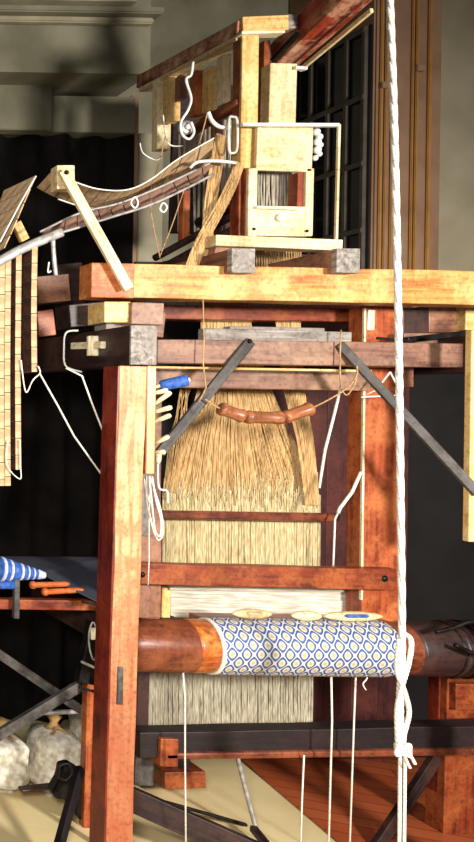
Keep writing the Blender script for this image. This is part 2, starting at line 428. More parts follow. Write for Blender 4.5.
# crossed wedge through the rail's left cheek
cx = P(131, 345, 3.29).x
def onrail(px, py, proud=0):
    Y = (cx)*F/((px-PX)*cr + (py-PY)*sr)
    q = P(px, py, Y); return Vector((cx-proud, Y, q.z))
a = onrail(75, 346, .01); b_ = onrail(106, 345, .01)
bar('wedge', 'peg', sl, a, b_, .022, .03, bev=.004)
a = onrail(97, 336, .015); b_ = onrail(97, 356, .015)
bar('wedge', 'peg', sl, a, b_, .05, .022, bev=.004)
# cord loop around the rail
ptube('cord_loop', 'cord', sl, [(78, 330.5), (66, 333), (64, 350), (66, 366), (82, 372)], 3.62, .9)
# cross member behind the rail, left end sticking out (brown / orange blocks)
pb('cross_beam', 'brown', LP, (38, 290), (70, 287), 27, 4.35, .12)
pb('cross_beam', 'orange', LP, (38, 324), (55, 322), 26, 4.25, .12)
pb('cross_beam', 'dark', LP, (60, 285), (84, 283), 42, 4.6, .1)
# blocks between side rail and top beam
pb('packing_block', 'dark', LP, (70, 316), (104, 313), 23, 3.66, .14)
pb('packing_block', 'yellow', LP, (104.5, 312), (131, 312), 21, 3.52, .2)
pb('packing_block', 'rose', LP, (131.5, 313), (164, 314), 22, 3.50, .12)
pb('packing_block', 'grey', LP, (106, 328), (131, 328), 9, 3.58, .1)
pb('packing_block', 'brown', LP, (156, 324), (165, 325), 25, 3.56, .1)
# --- top beam
tb = pb('top_beam', 'beam', LP, (92, 280), (580, 290), 34, 3.55, .10, wob=.003)
bar('beam_end', 'bend', tb, P(91, 280, 3.55)+Vector((0, .05, 0)), P(134, 281, 3.55)+Vector((0, .05, 0)), 34.8*3.55/F, .108, bev=.004)
# --- second beam, lower beam, boards on it
pb('cross_beam', 'rose', LP, (157, 351), (580, 357), 24, 3.6, .09, wob=.003)
pb('cross_beam', 'rose', LP, (146, 377), (371, 381), 20, 3.78, .07)
pb('lease_rod', 'yellow', LP, (150, 367), (372, 371), 2.2, 3.66, .012, bev=.002)
pb('top_board', 'grey', LP, (205, 334), (352, 338), 12, 3.63, .05)
pb('top_board', 'grey', LP, (230, 329), (325, 331), 6, 3.7, .05)
pb('back_beam', 'red', LP, (160, 312), (580, 318), 14, 3.95, .09)
pb('cross_beam', 'rose', LP, (404, 349), (580, 350), 32, 3.72, .08)
pb('packing_block', 'dark', LP, (416, 308), (416, 336), 26, 3.8, .12)
pb('packing_block', 'brown', LP, (429, 319), (466, 319), 27, 3.85, .12)
pb('packing_block', 'yellow', LP, (466, 317), (500, 318), 26, 3.8, .12)
pb('flat_bar', 'iron', LP, (408, 340), (490, 331), 6, 3.66, .03)
pb('flat_bar', 'iron', LP, (378, 338), (412, 341), 2.5, 3.62, .01, bev=.001)
pb('end_strip', 'yellow', LP, (478, 330), (475, 542), 12, 3.42, .03)
pb('end_block', 'brown', LP, (404, 372), (414, 372), 30, 3.74, .08)
# --- inner frame
rp_ = pb('inner_post', 'orange', LP, (384, 306), (380, 662), 39, 3.8, .09, wob=.003)  # orange lowered to carry the shade on the right side
pb('edge_bead', 'peg', rp_, (365.5, 308), (362, 600), 2.0, 3.795, .012, bev=.001)
pb('patch', 'peg', rp_, (372, 310), (371, 330), 7, 3.795, .012, bev=.001)
lp_ = pb('inner_post', 'brown', LP, (153, 366), (150, 662), 19, 3.85, .09)
pb('facing_board', 'grey', lp_, (146, 474), (144, 536), 12, 3.83, .018)
pb('facing_board', 'brown', lp_, (150, 536), (149, 618), 24, 3.83, .018)
pb('batten', 'yellow', LP, (167, 588), (166, 618), 9, 3.9, .03)
pb('batten', 'dark', LP, (175, 588), (174, 618), 6, 3.92, .03)
sills = []
for px in (150, 380):
    sills.append(depthbar('sill', 'dark', LP, px-14, 636, px+14, 664, 3.80, 4.9))
# --- front rail of the inner frame
rl = pb('front_rail', 'red', LP, (139, 574), (397, 580), 21, 3.74, .055, wob=.002)
for px, py in ((386, 579), (143, 575)):
    c = P(px, py, 3.735); lathe('nail', 'iron', rl, c, c+Vector((0, .02, 0)), [(0, .006), (.3, .016), (1, .016)], 10)
# ---- diagonal struts
st = pb('strut', 'greyd', LP, (252, 341), (161, 453), 10, (3.585, 3.56), .018)
c = P(251, 341, 3.575); lathe('nail', 'iron', st, c, c+Vector((0, .02, 0)), [(0, .006), (.3, .010), (1, .010)], 8)
st = pb('strut', 'greyd', LP, (341, 344), (480, 494), 9, (3.585, 3.40), .018)
# ---- cloth roller
RY = 3.62; RR = .1165
ra = P(137, 645, RY); rb = P(580, 650.5, RY)
ax = (rb-ra); 
def on_ax(px): return ra + ax*((px-137)/(580-137))
rol = lathe('cloth_roller', 'roller', LP, on_ax(110), on_ax(575), [(0, RR*.9), (.002, RR*.96), (.998, RR*.96), (1, RR*.9)], 40)
lathe('roller_sleeve', 'rollere', rol, on_ax(186), on_ax(212), [(0, RR*.962), (.1, RR*.968), (1, RR*.968)], 40)
lathe('roller_wrap', 'dark', rol, on_ax(402), on_ax(576), [(0, RR*.97), (.02, RR*.985), (1, RR*.985)], 40)
def cloth():
    a, b2 = on_ax(207), on_ax(384); L_ = (b2-a).length; n = 60; s = 56
    bm = bmesh.new(); uvl = bm.loops.layers.uv.new('UVMap'); rings = []
    for i in range(n+1):
        t = i/n; z = (t-.5)*L_
        e = min(t, 1-t)*L_
        r = RR*1.0 + .004 - .012*math.exp(-e/.012)*(1 if t > .5 else .45)
        rings.append([bm.verts.new((r*math.cos(2*math.pi*k/s)*(1+.002*math.sin(9*t*6+k)), r*math.sin(2*math.pi*k/s), z)) for k in range(s)])
    for i in range(n):
        for k in range(s):
            f = bm.faces.new((rings[i][k], rings[i][(k+1) % s], rings[i+1][(k+1) % s], rings[i+1][k]))
            co = ((i, k), (i, k+1), (i+1, k+1), (i+1, k))
            for l, (ii, kk) in zip(f.loops, co): l[uvl].uv = (ii/n*L_, kk/s*.72)
    bm.faces.new(rings[0]); bm.faces.new(list(reversed(rings[-1])))
    return link('patterned_cloth', bm, 'brocade', rol, (a+b2)/2, frame_of(b2-a), smooth=True)
cl = cloth()
cl['label'] = 'blue and cream ogee patterned cloth'
sel = lathe('selvedge', 'cord', cl, on_ax(205.5), on_ax(209), [(0, RR*.975), (.3, RR*1.02), (1, RR*1.02)], 40)
# loose thread under the cloth
ptube('loose_thread', 'cord', cl, [(365, 671), (367, 678), (363, 684), (366, 690)], 3.6, .6)
# binding cords and iron ratchet on the roller's dark right end
for k in range(9):
    q = on_ax(440+4.2*k); lathe('binding', 'dark' if k % 2 else 'iron', rol, q, q+ax.normalized()*.013, [(0, RR*.97), (.5, RR*1.03+.004*math.sin(k*2)), (1, RR*.97)], 30)
ptube('ratchet_pawl', 'iron', rol, [(436, 632), (452, 628), (468, 622), (480, 622)], 3.48, 2.2)
ptube('ratchet_pawl', 'iron', rol, [(455, 645), (470, 652), (480, 655)], 3.47, 2.2)
# --- knee beam below
kb = pb('knee_beam', 'knee', LP, (140, 746), (580, 737), 26, 3.72, .09, wob=.003)
kr = pb('round_edge', 'roller', kb, (166, 757), (580, 751), 7, 3.70, .03, bev=.012)
pb('bracket_plate', 'greyd', LP, (146, 737), (144, 786), 19, 3.80, .05)
pb('bearing_block', 'red', LP, (170, 739), (169, 767), 18, 3.70, .09)
lathe('pivot_pin', 'peg', LP, P(178, 752, 3.74), P(188, 752, 3.74), [(0, .022), (.8, .02), (1, .014)], 14)
pb('inner_leg', 'dark', LP, (144, 672), (142, 740), 12, 3.9, .08)
# --- rear-left red post with its iron latch
A = P(98, 640, 3.95)
rpst = bar('rear_post', 'orange', LP, A+off, (A.x-.012, A.y+.055, 0), 12*3.95/F, .05)
pb('post_shaded_cheek', 'cheek', LP, (104, 610), (100, 900), 6, 3.80, .05)  # dark red strip coloured as a shaded left face
lt = pb('latch_box', 'iron', LP, (85, 652), (104, 656), 62, 3.86, .05)
for k, (a, b2) in enumerate((((83, 602), (101, 606)), ((82, 662), (104, 672)), ((80, 688), (103, 694)))):
    pb('latch_bar', 'steel' if k == 1 else 'iron', lt, a, b2, 2.4, 3.845, .012, bev=.001)
lt2 = ptube('latch_ring', 'steel', lt, [(93, 622), (97, 632), (98, 648), (94, 660), (90, 650), (89, 634)], 3.85, .9, closed=True)
pb('latch_tab', 'peg', lt, (94, 628), (94, 640), 5, 3.845, .012)
# --- right hand rear post, cheek and block
A = P(459, 752, 3.95)
q_ = P(464, 668, 3.95); bar('rear_post', 'red', LP, q_+off, Vector((q_.x-.01, 4.005, 0)), 30*3.95/F, .10)  # darker red in place of orange: right-side shade put in the colour
pb('end_block', 'red', LP, (456, 697), (480, 697), 26, 3.92, .06)
pb('post_shaded_cheek', 'cheek', LP, (444, 672), (441, 870), 9, 3.99, .06)  # dark red strip in place of the post's shaded left face
pb('strut', 'dark', LP, (440, 757), (372, 860), 11, (3.98, 3.8), .03)
# --- feet / treadles under the loom
pb('bottom_sill', 'dark', LP, (131, 800), (292, 872), 24, (3.78, 3.46), .05)
pb('bottom_sill', 'iron', LP, (131, 793), (248, 826), 3, (4.05, 4.0), .02)
sb = thing('foot_box', 'small reddish wooden box on the pale floor below the dark knee beam', 'box', PZ(185, 0, 4.25))
pb('box_body', 'red', sb, (165, 781), (206, 780), 17, 4.25, .16)
pb('post_stub', 'dark', sb, (181, 760), (181, 775), 20, 4.3, .06)
tr = thing('treadle_lever', 'thin steel rod with a dark hooked foot standing on the pale floor', 'lever', PZ(262, 0, 3.85))
tube('rod', 'steel', tr, [P(237, 755, 3.95), P(247, 795, 3.93), P(256, 828, 3.9)], .010, 10)
bar('foot', 'dark', tr, P(253, 828, 3.9), PZ(276, .02, 3.72), .03, .03)

# ================================================================== HARNESS
har = thing('figure_harness', 'wide fan of golden harness cords hanging through the middle of the loom', 'harness', PZ(245, 0, 4.05))
HY = 4.05
def J(px, py, Y=HY, j=.5): return P(px+random.uniform(-j, j), py, Y+random.uniform(-.03, .03))
def J(px, py, Y=HY, j=.5): return P(px+random.uniform(-j, j), py, Y+random.uniform(-.006, .006))
for layer, cnt in ((0, 230), (1, 170)):
    lines = []
    for i in range(cnt):
        t = (i+.5)/cnt
        Yl = HY + .03*layer
        top = 203 + 46*t; mid = 199 + 72*t; low = 163 + 155*t
        q = [J(top, 258, Yl), J(top-1+2*t, 318, Yl, .8), J(mid, 388, Yl, 1.2), J((mid*.5+low*.5)-1, 440, Yl, 1.0), J(low, 500, Yl, .6), J(low, 522, Yl, .4)]
        lines.append(catmull(q, 4))
    strands('harness_cords', 'gold', har, lines, .0020)
lines = []
for i in range(44):
    t = i/43
    lines.append(catmull([P(262+34*t, 160, 4.0), J(262+36*t, 240, 4.0), J(276+24*t, 318, 4.02), J(286+19*t, 395, 4.0, .8), J(297+16*t, 440, 4.0, .8), J(306+13*t, 505, 4.0)], 3))
strands('harness_cords', 'gold', har, lines, .0026)
lines = []
for i in range(14):
    lines.append(catmull([J(178+random.uniform(0, 14), 385, 4.0), J(172+i*1.1, 430, 4.0), J(163+i, 492, 4.0)], 3))
strands('harness_cords', 'gold', har, lines, .0018)
# two plaited cord bundles crossing behind the top beam
def bundle(pts, w0, w1, Y, n=16):
    ls = []
    for i in range(n):
        t = i/(n-1)-.5; ph = random.random()*6
        ls.append(catmull([P(p[0]+t*(w0+(w1-w0)*k/(len(pts)-1))+.6*math.sin(ph+k*2), p[1]+t*3, Y+.008*math.sin(ph+k*3)) for k, p in enumerate(pts)], 4))
    return ls
strands('cord_bundle', 'gold', har, bundle([(222, 135), (216, 165), (211, 205), (207, 240), (207, 268)], 11, 10, 3.70, 20), .0034)
strands('cord_bundle', 'gold', har, bundle([(240, 163), (229, 190), (214, 220), (201, 242), (191, 268)], 8, 11, 3.66, 18), .0034)
strands('cord_bundle', 'gold', har, bundle([(248, 180), (246, 205), (241, 225), (238, 240)], 4, 4, 3.74, 6), .0028)
# heddle threads and grey weights
lines = []; n = 92
for i in range(n):
    t = i/(n-1); x = 163+157*t + random.uniform(-.5, .5)
    lines.append([J(x, random.uniform(486, 512), 4.02, .2), J(x, 560, 4.02, .2), J(x-1, 640, 4.02, .2)])
strands('heddle_threads', 'cream', har, lines, .0040)
lines = []
for i in range(110):
    x = 163+157*i/109
    lines.append([J(x, 500, 4.05, .2), J(x, 560, 4.05, .2), J(x-1, 640, 4.05, .2)])
strands('heddle_threads', 'gold', har, lines, .0036)
lines = []
for i in range(110):
    t = (i+.5)/110; x = 163+155*t; z = 484+random.uniform(-14, 12)
    lines.append([J(x+.6, z, 4.02), J(x-.6, 497, 4.015), J(x+.6, 512, 4.02)])
strands('comber_knots', 'cream', har, lines, .0016)
bm = bmesh.new()
lines = []
for i in range(110):
    t = i/109; x = 146+166*t
    lines.append([J(x, 655, 4.0, .5), J(x, 700, 4.0, .7), J(x+random.uniform(-.6, .6), 735+random.uniform(0, 6), 4.0, .5)])
strands('lead_weights', 'lingo', har, lines, .0042, sides=4)
# back layer so that the fan reads solid, like the photo's dense threads
hr = pb('heddle_rod', 'roller', har, (163, 515), (341, 518), 8.5, 3.93, .035, bev=.01)
# reed behind the cloth roller
rd = thing('reed_frame', 'pale whitened reed board behind the blue patterned cloth', 'reed', PZ(260, 0, 3.94))
pb('reed_board', 'reed', rd, (171, 602), (350, 605), 31, 3.9, .03)
pb('reed_cap', 'reed', rd, (170, 589), (350, 591), 3, 3.885, .045)
for x in (172, 348): pb('reed_leg', 'dark', rd, (x, 615), (x, 628), 5, 3.9, .03)
pb('reed_foot', 'dark', rd, (140, 631), (392, 636), 6, 3.89, .05)
tr_ = pb('race_board', 'red', LP, (205, 622), (392, 625), 6, 3.745, .12)

# ================================================================== shuttles on the cloth
def shuttle(x0, x1, yc, label, thread):
    a = P(x0, yc, 3.60); b2 = P(x1, yc+.5, 3.60); L_ = (b2-a).length
    t_ = thing('shuttle', label, 'shuttle', (a+b2)/2, 'boat shuttles on the cloth roller')
    lathe('body', 'pale', t_, a, b2, [(0, .002), (.05, .008), (.15, .015), (.35, .021), (.5, .022), (.65, .021), (.85, .015), (.95, .008), (1, .002)], 18)
    m_ = (a+b2)/2 + Vector((0, -.020, .006)); d = (b2-a)*.2
    lathe('yarn_pirn', thread, t_, m_-d, m_+d, [(0, .003), (.1, .008), (.9, .008), (1, .003)], 12)
shuttle(232, 272, 613.5, 'pale boat shuttle with cream yarn at the left end of the patterned cloth', 'cream')
shuttle(291, 322, 615.5, 'middle pale boat shuttle lying on the patterned cloth', 'peg')
shuttle(323, 383, 616, 'long pale boat shuttle with a blue yarn pirn, beside the white rope', 'blue')

# ================================================================== wooden rollers on a cord
sw = thing('strung_rollers', 'three brown turned wood rollers strung on a cord before the golden harness', 'rollers', P(265, 415, 3.5))
sp_ = [(219, 408), (244, 417), (283, 418), (312, 408)]
for i in range(3):
    a = P(*sp_[i], 3.55); b2 = P(*sp_[i+1], 3.55); d = (b2-a)*.02
    lathe('roller', 'reel', sw, a+d, b2-d, [(0, .016), (.03, .026), (.12, .029), (.2, .026), (.5, .025), (.8, .026), (.9, .030), (.97, .027), (1, .016)], 20)
ptube('cord', 'twine', sw, [(205, 399), (219, 408), (244, 417), (283, 418), (312, 408), (343, 391), (356, 377), (357, 366)], 3.55, .8)

# ================================================================== white cords
def cordt(label, pix, Y, r=.9, mat='cord', name='cord', n=1, group=None):
    o = ptube(name, mat, None, pix, Y, r, n=n)
    return tag(o, label, 'cord', group)
cordt('white cord running from the shortest card bundle down to the front left post', [(40, 374), (58, 406), (74, 436), (104, 478)], 3.42, .9)
cordt('white cord hanging from the dark side rail to the front left post', [(66, 368), (82, 376), (90, 398), (104, 434)], 3.42, .9)
cordt('white cord slanting down from the lower beam towards the right end of the heddle rod', [(341, 386), (334, 415), (325, 450), (319, 488)], 3.72, 1.3)
cordt('white cord tied from the inner right post to the tip of the heddle rod', [(361, 472), (352, 492), (340, 508), (338, 513)], 3.76, 1.6)
cordt('white cord hanging straight from the tip of the heddle rod', [(338, 513), (335, 519), (334, 545), (333, 568)], 3.88, .9)
cordt('slack tan cord looped below the lower beam right of the rollers', [(341, 330), (340, 360), (341, 386), (347, 395), (355, 383), (357, 372)], 3.57, .7, 'twine', n=5)
cordt('white cord triangle pinned at the top of the inner right post', [(390, 372), (376, 390), (361, 397), (385, 396), (402, 395), (390, 372)], 3.7, .9)
cordt('white cord hanging under the cloth, the one nearer the harness weights', [(331, 668), (332, 720), (328, 867)], 3.62, .9)
cordt('white cord hanging under the cloth, the one nearer the white rope', [(356, 668), (354, 720), (349, 867)], 3.64, .8)
cordt('white cord hanging below the knee beam between harness and red floor', [(304, 755), (302, 800), (300, 867)], 3.68, .8)
cordt('thin white cord before the grey weights at the left end of the knee beam', [(183, 672), (185, 700), (185, 760), (186, 867)], 3.60, .8)
cordt('thin tan cord rising over the lower beam left of the grey strut', [(203, 300), (204, 340), (203, 362), (206, 388), (199, 402)], 3.56, .6, 'gold')
cordt('thin tan cord wound on the left inner post', [(150, 476), (149, 520), (149, 560), (148, 585)], 3.70, .6)
sk = thing('cord_skein', 'looped skein of white cord hanging inside the front left post', 'cord', P(152, 476, 3.4))
ptube('loop', 'cord', sk, [(146, 476), (147, 500), (152, 525), (158, 540), (163, 532), (161, 512), (155, 492), (150, 476)], 3.5, .9)
ptube('loop', 'cord', sk, [(149, 476), (152, 505), (155, 530), (160, 536), (161, 520), (156, 500), (152, 476)], 3.48, .9)
ptube('loop', 'cord', sk, [(144, 478), (148, 498), (153, 505)], 3.5, .9)
hk = thing('wire_hook', 'white bent wire hook beside the cord skein', 'hook', P(158, 470, 3.5))
ptube('wire', 'white_metal', hk, [(158, 455), (158, 480), (160, 489), (167, 491), (168, 503)], 3.5, 1.0)
lathe('bobbin_head', 'peg', hk, P(158, 464, 3.5), P(158, 452, 3.5), [(0, .005), (.3, .012), (.8, .014), (1, .005)], 12)

# rope
rope = thing('white_rope', 'thick white rope hanging in front of the loom at right', 'rope', P(402, 700, 2.95))
def twist(name, pts, r, parent):
    pts = catmull(pts, 40); c = sum(pts, Vector())/len(pts); bm = bmesh.new()
    for k in range(3):
        q = []
        for i, p in enumerate(pts):
            th = i*.42 + k*2*math.pi/3
            q.append(p - c + Vector((math.cos(th), math.sin(th), 0))*r*.30)
        sweep(bm, q, r*.74, 8)
    return link(name, bm, 'rope', parent, c, smooth=True)
Yr = 3.0
twist('strand', [P(389, -20, Yr), P(394, 120, Yr), P(398, 300, Yr), P(400, 450, Yr), P(402, 640, Yr), P(400, 700, Yr), P(401, 750, Yr)], 3.1*Yr/F, rope)
twist('loop', [P(402, 632, Yr), P(411, 640, Yr-.01), P(409, 662, Yr-.01), P(401, 690, Yr-.015), P(397, 712, Yr-.01), P(398, 750, Yr)], 2.2*Yr/F, rope)
twist('loop', [P(399, 640, Yr), P(397, 670, Yr), P(404, 690, Yr-.015), P(409, 712, Yr), P(404, 735, Yr), P(403, 752, Yr)], 2.2*Yr/F, rope)
kn = []
for k in range(26): kn.append(P(403+7*math.cos(k*1.1), 750+6*math.sin(k*1.7), Yr-.02+.02*math.sin(k*.9)))
tube('knot', 'rope', rope, kn, 2.0*Yr/F, 7, n=4)
ptube('tail', 'rope', rope, [(405, 753), (411, 757), (415, 764)], Yr-.03, 1.6)
ptube('tail', 'rope', rope, [(404, 755), (407, 762), (410, 768)], Yr-.03, 1.4)
ptube('lower_strand', 'rope', rope, [(400, 752), (399, 860), (397, 966)], Yr, 1.6)
ptube('lower_strand', 'rope', rope, [(405, 752), (404, 860), (403, 966)], Yr, 1.5)

# ================================================================== pegs and blue bobbin on the side strip
pr = [(150, 394, 168, 390), (152, 406, 171, 392), (151, 413, 172, 407), (151, 423, 171, 415), (154, 444, 169, 436), (154, 452, 165, 452)]
rack = None
for i, (x0, y0, x1, y1) in enumerate(pr):
    o = lathe('quill', 'peg', None, P(x0, y0, 3.37), P(x1, y1, 3.33), [(0, .006), (.5, .009), (.9, .010), (1, .006)], 10)
    tag(o, ['pale wooden quill just under the blue bobbin, topmost of the row', 'second pale quill from the top, tilted up beside the post',
            'third pale quill from the top in the row beside the post', 'fourth pale quill from the top in the row beside the post',
            'fifth pale quill from the top, just above the lowest one', 'short lowest pale quill stuck in the strip beside the post'][i], 'quill', 'quills stuck in the strip')
bb = thing('blue_bobbin', 'bobbin of bright blue thread stuck in the strip beside the front left post', 'bobbin', P(176, 383, 3.35))
lathe('thread', 'blue', bb, P(160, 386, 3.36), P(188, 380, 3.32), [(0, .016), (.1, .022), (.9, .023), (1, .020)], 18)
lathe('core', 'peg', bb, P(150, 388, 3.37), P(190, 379.5, 3.318), [(0, .008), (1, .008)], 12)

# ================================================================== THE HEAD
hd = thing('pattern_machine', 'pale pine pattern head with windowed box mounted above the loom', 'loom machine', P(275, 240, 3.7))
# bearers lying in depth on the top beam, grey ends forward
for x0, x1, nm in ((232, 255, 'l'), (337, 360, 'r')):
    b3 = depthbar('bearer', 'brown', hd, x0, 248.5, x1, 272.5, 3.50, 4.5)
    depthbar('bearer_end', 'grey', b3, x0-.2, 248.3, x1+.2, 272.7, 3.49, 3.52, bev=.002)
pb('base_board', 'pale', hd, (216, 240), (343, 245), 11, 3.60, .07)
pb('base_board', 'red', hd, (318, 247), (341, 249), 7, 3.66, .06)
pb('lower_rail', 'brown', hd, (215, 251), (236, 255), 12, 3.64, .05)
pb('lower_rail', 'dark', hd, (255, 262), (337, 262), 16, 4.15, .06)
# front frame: two uprights, head plate, windowed box
pb('upright', 'yellow', hd, (251, 30), (249, 168), 17, 3.66, .06)
pb('upright_cheek', 'red', hd, (242, 36), (240, 238), 3, 3.67, .05)
pb('upright', 'pale', hd, (284, 63), (282, 140), 27, 3.72, .06)
pb('upright', 'red', hd, (267.5, 40), (266, 122), 6, 3.82, .05)
pb('crown', 'yellow', hd, (243, 24), (289, 22), 15, 3.66, .06)
pb('crown_end', 'grey', hd, (287, 21), (298, 21), 14, 3.665, .06)
pb('crown_strip', 'peg', hd, (242, 32.5), (285, 31.5), 2.5, 3.64, .05, bev=.001)
pb('box_front', 'pale', hd, (257, 147), (313, 149), 46, 3.63, .02)
pb('box_front', 'pale', hd, (256, 220.5), (308, 221.5), 30, 3.634, .03)
pb('box_side', 'pale', hd, (253.5, 168), (252.5, 236), 9, 3.63, .02)
pb('box_side', 'pale', hd, (310.5, 168), (309, 236), 8, 3.63, .02)
pb('box_jamb', 'red', hd, (301, 172), (300, 206), 6, 3.645, .06)
pb('box_lip', 'peg', hd, (257, 207), (298, 208.5), 2.5, 3.61, .04, bev=.001)
pb('box_cheek', 'red', hd, (247.5, 168), (247, 237), 5, 3.67, .1)
bb2 = pb('box_back', 'dark', hd, (258, 205), (308, 206), 70, 3.86, .015)
lathe('boss', 'white_metal', hd, P(281, 217.5, 3.612), P(281, 217.5, 3.64), [(0, .014), (.3, .018), (1, .018)], 16)
for x, y in ((254, 229), (307, 231)): lathe('screw', 'iron', hd, P(x, y, 3.622), P(x, y, 3.64), [(0, .004), (.3, .007), (1, .007)], 8)
pb('head_bar', 'white_metal', hd, (243, 124), (340, 124.5), 3.2, 3.60, .02, bev=.002)
pb('stay_rod', 'peg', hd, (340, 124), (337, 240), 2.2, 3.60, .012, bev=.001)
# lumpy white casting
o = None
bm = bmesh.new()
for dx, dy, rr in ((0, 0, 4), (3, 5, 3.6), (1, 10, 4), (4, 13, 3), (1, 18, 4), (3, 22, 3), (-1, 26, 3)):
    q = P(316+dx, 132+dy, 3.66)-P(316, 144, 3.66)
    bmesh.ops.create_icosphere(bm, subdivisions=2, radius=rr*3.66/F, matrix=Matrix.Translation(q))
link('casting', bm, 'white_metal', hd, P(316, 144, 3.66), smooth=True)
# needles behind the window
lines = []
for i in range(15):
    x = 259+2.6*i; lines.append([P(x, 168, 3.74), P(x+random.uniform(-1, 1), 190, 3.74), P(x+random.uniform(-1, 1), 208, 3.74)])
strands('needles', 'lingo', hd, lines, .0038, 5, None)
lines = []
for i in range(18):
    x = 256+2.6*i; lines.append([P(x, 232, 3.9), P(x+1, 268, 3.9)])
strands('harness_necks', 'gold', hd, lines, .004, 4)
# receding side frame: long red rail with pale underside
Yf, Yk = 3.68, None
a = P(243, 30, 3.68)
xk = a.x; 
def side(px, py, x=None):         # point on the vertical depth plane through the head's left side
    x = xk if x is None else x
    Y = x*F/((px-PX)*cr + (py-PY)*sr); return P(px, py, Y)
bar('side_rail', 'peel', hd, side(243, 28), side(141, 82), .050, .066, bev=.005)
bar('side_rail_batten', 'pale', hd, side(242, 38)+Vector((.01, 0, 0)), side(143, 90)+Vector((.01, 0, 0)), .07, .022, bev=.003)
for px, y0, y1, mt, w in ((162, 80, 150, 'pale', .07), (172, 78, 122, 'yellow', .06), (201, 72, 116, 'orange', .08), (210, 68, 112, 'yellow', .04), (224, 56, 105, 'pale', .035), (181, 76, 100, 'brown', .03)):
    bar('stile', mt, hd, side(px, y0), Vector((xk, side(px, y0).y, side(px, y1).z)), w, .05, bev=.003)
# lower side members, dark rods lying in depth
la, lb = side(242, 101), side(188, 133)
lathe('cylinder', 'roller', hd, la, lb, [(0, .02), (.02, .028), (.98, .028), (1, .02)], 18)
pb('dark_backing', 'dark', hd, (172, 158), (246, 160), 150, 4.5, .02)  # dark panel added to hide the lit wall between the stiles
for (x0, y0, x1, y1, w) in ((236, 214, 155, 258, .02), (240, 226, 166, 266, .022), (240, 206, 200, 222, .03), (214, 255, 150, 270, .03)):
    tube('lease_rod', 'dark', hd, [P(x0, y0, 3.78), P((x0+x1)/2, (y0+y1)/2, 3.98), P(x1, y1, 4.2)], w*.9, 8)
lines = []
for i in range(13):
    x = 180+5*i; lines.append([P(x, 120, 4.25), P(x-1, 185, 4.25), P(x+random.uniform(-2, 2), 232, 4.25)])
strands('side_needles', 'lingo', hd, lines, .006, 5, None)
pb('back_stile', 'orange', hd, (187, 190), (186, 240), 7, 4.1, .04)
pb('back_stile', 'brown', hd, (219, 120), (217, 240), 7, 4.1, .04)
# hooks, lever, wheel
ptube('hook', 'white_metal', hd, [(193, 62), (191, 75), (186, 80), (191, 98), (188, 110), (181, 122), (182, 134), (189, 139), (194, 132), (191, 122)], 3.66, 1.3)
c = P(187.5, 127, 3.68)
lathe('wheel', 'steel', hd, c, c+Vector((0, .03, 0)), [(0, .02), (.1, .030), (.5, .032), (1, .030)], 20)
lathe('wheel_boss', 'white_metal', hd, c+Vector((0, -.015, 0)), c, [(0, .008), (.5, .013), (1, .013)], 12)
ptube('lever_arm', 'white_metal', hd, [(208, 112), (212, 121), (220, 127), (230, 127)], 3.66, 2.0)
ptube('link_ring', 'white_metal', hd, [(229, 120), (233, 117), (237, 121), (237, 148), (233, 153), (229, 149)], 3.64, 1.3, closed=True)
ptube('cross_wire', 'white_metal', hd, [(190, 168), (198, 162), (218, 161), (236, 163)], 3.62, 1.6)
ptube('control_cord', 'twine', hd, [(207, 114), (203, 130), (197, 150), (191, 166)], 3.66, .6)
ptube('control_cord', 'twine', hd, [(166, 133), (160, 160), (150, 200), (160, 258)], 3.75, .5)
ptube('control_cord', 'twine', hd, [(184, 190), (172, 225), (160, 256)], 3.75, .5)
ptube('control_wire', 'white_metal', hd, [(163, 115), (168, 143), (183, 146)], 3.75, .7)
ptube('control_wire', 'white_metal', hd, [(140, 143), (143, 153), (155, 160), (162, 158)], 3.75, .6)
# lever beam with peeling red paint, rising towards the viewer
lv = thing('lever_beam', 'heavy lever beam with peeling red paint rising above the pine head', 'beam', P(300, 60, 3.7))
a = P(282, 56, 3.85); b2 = P(384, -40, 3.3)
bar('beam', 'peel', lv, a, b2, .115, .12, bev=.012, taper=1.15, wob=.006)
bar('lower_splint', 'pale', lv, P(300, 70, 3.78), P(372, 10, 3.4), .014, .02, bev=.003)
pb('iron_strap', 'iron', lv, (300, 32), (274, 60), 5, (3.6, 3.72), .02)
pb('strap_plate', 'white_metal', lv, (296, 67), (308, 68), 3, 3.7, .02, bev=.002)

